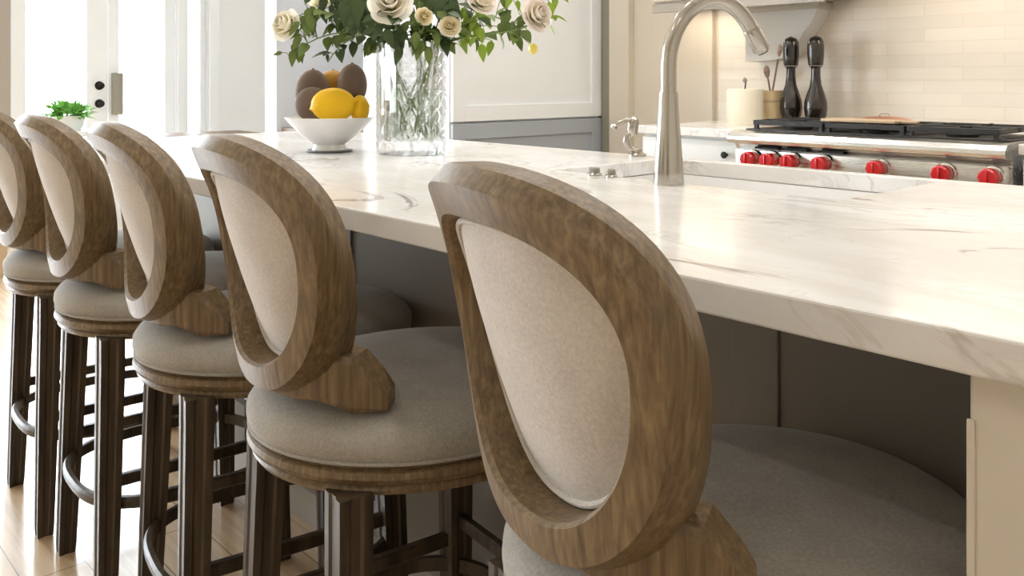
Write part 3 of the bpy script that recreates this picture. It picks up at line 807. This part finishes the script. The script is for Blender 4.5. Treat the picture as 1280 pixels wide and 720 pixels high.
b = NB(); tube(b, [(.79, .3, .8), (.79, .74, .8)], .008, 12); tube(b, [(.752, .34, .8), (.79, .34, .8)], .005, 8); tube(b, [(.752, .7, .8), (.79, .7, .8)], .005, 8)
obj('handle', b, 'nickel', d)
b = NB(); box(b, -3.2, -3.125, 3.6, 3.65, 0, 2.5); struct(obj('gap_strip', b, 'taupe', smooth=False))  # dark gap beside the tall cabinet, put in as a taupe board
b = NB(); box(b, -3.125, -2.99, 3.575, 3.65, 0, 2.75, .003); struct(obj('trim_4', b, 'cream', smooth=False))
b = NB(); box(b, -2.99, -2.5, 3.62, 3.65, 0, 2.75, .002); struct(obj('trim_5', b, 'cream', smooth=False))

# base cabinets and worktop on the kitchen wall
def base_cab(x0, x1, label, nd=3):
    t = thing('base_cabinet', label, 'cabinet', (x0, 3.02, 0), 0, 'white base cabinets on the kitchen wall'); w = x1-x0
    b = NB(); box(b, .001, w-.001, .02, .62, .1, .965, .001); obj('carcass', b, 'white', t, smooth=False)
    b = NB(); box(b, .01, w-.01, .07, .6, 0, .1); obj('plinth', b, 'white', t, smooth=False)
    zz = [.11, .42, .7, .84, .955] if nd == 4 else [.11, .45, .79, .955]
    for a, c in zip(zz, zz[1:]):
        b = NB(); box(b, .004, w-.004, 0, .019, a+.003, c-.003, .003); dr = obj('drawer', b, 'white', t)
        tt = NB(); lathe(tt, [(0, 0), (.006, 0), (.006, .012), (.013, .018), (.014, .024), (.009, .029), (0, .03)], 18)
        b = NB(); merge(b, tt, Matrix.Translation((w-.05, 0, (a+c)/2)) @ Matrix.Rotation(PI/2, 4, 'X')); obj('knob', b, 'dark', dr)
    return t
base_cab(-2.45, -1.965, 'white drawer cabinet directly beside the red-knobbed rangetop', 4)
base_cab(-.945, -.3, 'white drawer cabinet on the far side of the rangetop, at the photo\'s edge')
def slab(x0, x1, label):
    b = NB(); box(b, x0, x1, 2.99, 3.65, .966, 1.0, .003)
    tag(obj('worktop', b, 'marble', smooth=False), label, 'worktop')
slab(-2.46, -1.965, 'white worktop carrying the candle and pepper mills')
b = NB(); box(b, -1.9645, -.9455, 3.422, 3.65, .966, 1.0, .002)
tag(obj('worktop', b, 'marble', smooth=False), 'white worktop strip running behind the rangetop grates', 'worktop')
slab(-.945, -.3, 'white worktop piece right past the rangetop, cut by the photo edge')
t = thing('oven_cabinet', 'white cabinet under the steel rangetop', 'cabinet', (-1.46, 3.03, 0))
b = NB(); box(b, -.5, .5, .0, .6, .1, .8, .001); box(b, -.5, .5, .425, .6, .799, .965); obj('carcass', b, 'white', t, smooth=False)
b = NB(); box(b, -.49, .49, .05, .58, 0, .1); obj('plinth', b, 'white', t, smooth=False)
for s_ in (-1, 1):
    b = NB(); box(b, min(.004*s_, .496*s_), max(.004*s_, .496*s_), -.02, 0, .11, .79, .003); d = obj('door', b, 'white', t)
    b = NB(); tube(b, [(.06*s_, -.05, .55), (.06*s_, -.05, .75)], .006, 10); tube(b, [(.06*s_, -.02, .57), (.06*s_, -.05, .57)], .004, 8); tube(b, [(.06*s_, -.02, .73), (.06*s_, -.05, .73)], .004, 8); obj('handle', b, 'nickel', d)

# ------------------------------------------------------------------ rangetop
rt = thing('gas_rangetop', 'stainless steel gas rangetop with seven red knobs', 'cooktop', (-1.46, 3.0, 0))
b = NB()
prism(b, [(.0, .81), (.42, .81), (.42, 1.0), (-.02, 1.0), (-.052, .995), (-.066, .98), (-.068, .968), (-.06, .955), (-.03, .95), (-.012, .948), (.0, .93)], 'x', -.497, .497)
obj('body', b, 'steel', rt, ang=25)
b = NB(); box(b, -.49, .49, -.018, .0, .815, .928, .004); obj('control_panel', b, 'steel', rt)
b = NB()
for x in (-.40, -.28, -.14): prism(b, [(x, .934), (x+.1, .934), (x+.095, .942), (x+.005, .942)], 'y', -.03, -.002)
obj('dark_bar', b, 'dark', rt)  # short dark bars in the strip under the front ledge
kx = [-1.868, -1.785, -1.70, -1.576, -1.372, -1.155, -1.012]
for x in kx:
    tt = NB(); lathe(tt, [(0, 0), (.035, 0), (.037, .004), (.034, .012), (.022, .014), (0, .014)], 32)
    b = NB(); mt = Matrix.Translation((x+1.46, -.018, .894)) @ Matrix.Rotation(PI/2, 4, 'X'); merge(b, tt, mt); bz = obj('bezel', b, 'chrome', rt)
    tt = NB(); lathe(tt, [(0, .012), (.024, .012), (.028, .018), (.030, .04), (.0285, .056), (.024, .061), (0, .062)], 32, fn=lambda a, z: 1+.02*cos(10*a))
    box(tt, -.003, .003, -.022, .022, .055, .067, .001)
    b = NB(); merge(b, tt, mt); obj('knob', b, 'red', bz)
b = NB(); box(b, -.475, .475, .03, .41, 1.0, 1.006, .002); obj('burner_tray', b, 'iron', rt)
bx_ = (-.30, 0., .30)
for x in bx_:
    for y in (.13, .32):
        b = NB(); lathe(b, [(0, 1.006), (.05, 1.006), (.052, 1.016), (.04, 1.02), (.038, 1.026), (0, 1.028)], 28, c=(x, y)); obj('burner', b, 'iron', rt)
for k, x in enumerate(bx_):
    b = NB(); x0, x1 = x-.145, x+.145
    for y in (.04, .22, .23, .40): box(b, x0, x1, y-.006, y+.006, 1.022, 1.04, .002)
    for xx in (x0+.006, x1-.006): box(b, xx-.006, xx+.006, .04, .40, 1.022, 1.04, .002)
    for y in (.13, .32):
        box(b, x0, x-.03, y-.005, y+.005, 1.024, 1.042, .002); box(b, x+.03, x1, y-.005, y+.005, 1.024, 1.042, .002)
        box(b, x-.005, x+.005, y-.088, y-.03, 1.024, 1.042, .002); box(b, x-.005, x+.005, y+.03, y+.085, 1.024, 1.042, .002)
    for xx in (x0+.01, x1-.01):
        for y in (.045, .395): box(b, xx-.007, xx+.007, y-.007, y+.007, 1.006, 1.024)
    obj('grate', b, 'iron', rt, smooth=False)

# tan board standing in for a warm reflection on the grates
t = thing('reflection_board', 'thin tan board standing in for a warm reflection on the front grates', 'board', (-1.50, 3.115, 1.0425))
b = NB(); box(b, -.14, .14, -.05, .05, 0, .012, .004); obj('board', b, 'tan', t)
b = NB(); box(b, .14, .20, -.012, .012, .001, .011, .003); obj('handle', b, 'tan', t)
t = thing('copper_reflection', 'low copper lid lying on the back of the grates', 'disc', (-1.50, 3.29, 1.0425))  # copper reflection put in as a solid piece
b = NB(); lathe(b, [(0, .018), (.05, .016), (.09, .008), (.1, .002), (.1, 0), (.09, .003), (0, .012)], 40); obj('reflection_disc', b, plain('copper', (.85, .42, .28, 1), .3, 1.), t)
b = NB(); tube(b, [(-.02, 0, .017), (-.015, 0, .026), (.015, 0, .026), (.02, 0, .017)], .0025, 8); obj('handle', b, 'nickel', t)

# pepper mills
def mill(x, y, label):
    t = thing('pepper_mill', label, 'pepper mill', (x, y, 1.0), 0, 'dark pepper mills beside the rangetop')
    b = NB(); lathe(b, [(0, 0), (.036, 0), (.038, .006), (.036, .016), (.034, .02), (.044, .045), (.048, .075), (.046, .105), (.036, .14), (.024, .175), (.0195, .21), (.019, .245), (.024, .252), (.03, .256), (0, .256)], 40); obj('body', b, 'black', t)
    b = NB(); lathe(b, [(0, .258), (.029, .258), (.031, .266), (.034, .3), (.035, .335), (.032, .36), (.024, .375), (.012, .382), (0, .383)], 36); obj('head', b, 'black', t)
    b = NB(); lathe(b, [(0, .382), (.006, .382), (.007, .384), (.005, .386), (0, .387)], 16); obj('finial', b, 'chrome', t)
mill(-1.995, 3.475, 'dark turned pepper mill of the pair, the one next to the crock')
mill(-1.879, 3.475, 'dark turned pepper mill of the pair, the one next to the open tiled wall')
# candle and crock
t = thing('pillar_candle', 'thick white pillar candle on the worktop behind the faucet spout', 'candle', (-2.15, 3.36, 1.0))
b = NB(); lathe(b, [(0, 0), (.078, 0), (.08, .004), (.079, .15), (.074, .158), (.06, .152), (0, .148)], 48); obj('wax', b, 'wax', t)
b = NB(); tube(b, [(0, 0, .147), (.001, 0, .165), (.004, 0, .186)], .003, 8); obj('wick', b, 'dark', t)
b = NB(); lathe(b, [(0, .182), (.007, .186), (.01, .196), (.006, .205), (0, .208)], 14); obj('wick_trimmer', b, 'taupe', t); 
t = thing('utensil_crock', 'cream crock holding wooden spoons between the candle and the mills', 'crock', (-2.105, 3.50, 1.0))
b = NB(); lathe(b, [(0, 0), (.055, 0), (.06, .008), (.058, .14), (.062, .15), (.056, .15), (.052, .02), (0, .012)], 40); obj('body', b, 'crock', t)
b = NB(); lathe(b, [(.0595, .1), (.062, .104), (.0595, .108)], 40); obj('band', b, 'tan', t)
for k, (tx, ty, h, lab) in enumerate(((.10, -.10, .31, 'wooden spoon leaning from the cream crock towards the pepper mill, the taller of two'), (-.035, .02, .22, 'shorter thin wooden spoon standing in the cream crock'))):
    t = thing('wooden_spoon', lab, 'spoon', (-2.105, 3.50, 1.014), 0, 'wooden spoons in the crock')
    p0 = Vector((-.02 if tx > 0 else .02, 0, 0)); p1 = Vector((tx, ty, h))
    b = NB(); tube(b, [p0, p0.lerp(p1, .5), p0.lerp(p1, .88)], [.004, .0045, .004], 8); obj('handle', b, 'walnut', t)
    d = (p1-p0).normalized(); tt = NB(); lathe(tt, [(0, -.03), (.012, -.024), (.02, 0), (.016, .02), (0, .03)], 16)
    b = NB(); merge(b, tt, Matrix.Translation(p1) @ d.to_track_quat('Z', 'X').to_matrix().to_4x4() @ Matrix.Diagonal((1, .4, 1, 1))); obj('bowl', b, 'walnut', t)

# wall cabinet / hood end above the worktop
t = thing('wall_cabinet', 'greige wall cabinet above the candle, seen from below at the photo top', 'cabinet', (-2.60, 3.30, 1.54))
b = NB(); box(b, 0, .85, 0, .32, .012, 1.0, .002); obj('carcass', b, 'cream', t, smooth=False)
b = NB(); box(b, -.005, .855, .01, .32, 0, .0115, .002); box(b, -.005, .855, -.012, .01, -.03, .0115, .002); obj('base_board', b, 'greige', t, smooth=False)
for k in range(2):
    b = NB(); box(b, .004+.425*k, .421+.425*k, -.02, -.001, .02, .99, .003); d = obj('door', b, 'cream', t)
    tt = NB(); lathe(tt, [(0, 0), (.005, 0), (.005, .012), (.012, .018), (.009, .028), (0, .029)], 16)
    b = NB(); merge(b, tt, Matrix.Translation((.39+.08*k, -.02, .08)) @ Matrix.Rotation(PI/2, 4, 'X')); obj('knob', b, 'nickel', d)
t = thing('hood_corbel', 'pale grey tapering corbel on the tiled wall above the pepper mills', 'corbel', (0, 3.535, 0))
b = NB(); prism(b, [(-2.26, 1.54), (-1.90, 1.54), (-1.905, 1.50), (-1.93, 1.45), (-1.975, 1.40), (-2.0, 1.34), (-2.04, 1.30), (-2.12, 1.285), (-2.26, 1.28)], 'y', .0, .112)
obj('bracket', b, plain('pale grey stone', lin(214, 212, 208), .6), t)
b = NB(); box(b, -2.28, -1.89, -.010, .113, 1.505, 1.5395, .004); obj('cap_moulding', b, plain('grey cap', lin(190, 182, 168), .6), t)

# range hood above the frame
t = thing('range_hood', 'white plastered range hood above the rangetop', 'hood', (-1.46, 3.3, 0))
b = NB(); prism(b, [(-.28, 1.72), (.34, 1.72), (.34, 2.74), (-.02, 2.74), (-.08, 2.2), (-.28, 1.9)], 'x', -.28, .60); obj('canopy', b, 'white', t)
b = NB(); box(b, -.29, .61, -.295, .34, 1.70, 1.7195, .003); obj('rim', b, 'steel', t)

# ------------------------------------------------------------------ ceiling fill lights, added out of view
def area(name, loc, size, power, col, rot=(0, 0, 0), parent=None, shape='DISK', sy=None, spread=PI):
    l = bpy.data.lights.new(name, 'AREA'); l.shape = shape; l.size = size
    if sy: l.size_y = sy
    l.energy = power; l.color = col; l.spread = spread
    o = bpy.data.objects.new(name, l); COL.objects.link(o); o.location = loc; o.rotation_euler = rot
    if parent: o.parent = parent
    return o
FILL_XY = [(-3.2, 1.4), (-2.0, 1.4), (-.8, 1.4), (.5, 1.4), (-2.6, 2.7), (-1.4, 2.7), (-.2, 2.7), (-1.8, -.8), (0, -.8)]
for i, (x, y) in enumerate(FILL_XY):
    t = thing('ceiling_fill', 'round unseen ceiling fill light, added, with white ring', 'fill light', (x, y, ZC), 0, 'added fill lights in the ceiling')
    b = NB(); lathe(b, [(.062, -.001), (.066, -.006), (.082, -.006), (.086, -.001)], 32); obj('trim_ring', b, 'white', t)
    b = NB(); lathe(b, [(0, -.002), (.061, -.002)], 32); obj('lens', b, 'fill_glow', t)
    area('lamp', (0, 0, -.01), .11, (8 if y > 0 else 3.2), (1, .99, .975), parent=t)
# under-cabinet and hood lamps
lt = area('cabinet_lamp', (-2.45, 3.5, 1.535), .3, .9, (1, .84, .62), shape='RECTANGLE', sy=.03)
hd = area('hood_lamp', (-1.25, 3.35, 1.69), .5, 2.2, (1, .86, .68), shape='RECTANGLE', sy=.1)

# daylight portals in the openings
def portal(loc, sx, sy, rot):
    l = bpy.data.lights.new('daylight_portal', 'AREA'); l.shape = 'RECTANGLE'; l.size = sx; l.size_y = sy; l.cycles.is_portal = True
    o = bpy.data.objects.new('daylight_portal', l); COL.objects.link(o); o.location = loc; o.rotation_euler = rot
for a, c, z0, z1 in LW_ADDED: portal(((a+c)/2, Y_LEFT-.16, (z0+z1)/2), c-a, z1-z0, (PI/2, 0, 0))
portal((X_FAR-.16, 2.37, 1.38), 2.76, 1.6, (0, -PI/2, 0))
portal((X_FAR-.16, -.55, 1.45), 2.7, 4.15, (0, -PI/2, 0))

w = bpy.data.worlds.new('World'); scene.world = w; w.use_nodes = True
bg = w.node_tree.nodes['Background']; bg.inputs['Color'].default_value = (.85, .93, 1, 1); bg.inputs['Strength'].default_value = 18.0

# ------------------------------------------------------------------ camera
H = 1.2; F = 1100; th = math.atan2(1010, 1100)
cam = bpy.data.cameras.new('Camera'); co = bpy.data.objects.new('Camera', cam); COL.objects.link(co)
co.location = (0, 0, H)
fw = Vector((-cos(th), sin(th), 0)); co.rotation_euler = fw.to_track_quat('-Z', 'Y').to_euler()
cam.sensor_width = 36; cam.lens = F/1280*36; cam.shift_y = (99-360)/1280.0
cam.clip_start = .02; cam.clip_end = 100
cam.dof.use_dof = False
scene.camera = co
scene.view_settings.view_transform = 'Standard'; scene.view_settings.look = 'None'
scene.view_settings.gamma = 1; scene.view_settings.use_curve_mapping = False
scene.view_settings.exposure = 0.0
scene.cycles.use_denoising = True
scene.cycles.max_bounces = 12; scene.cycles.diffuse_bounces = 5; scene.cycles.transparent_max_bounces = 16; scene.cycles.transmission_bounces = 10
scene.cycles.sample_clamp_indirect = 6
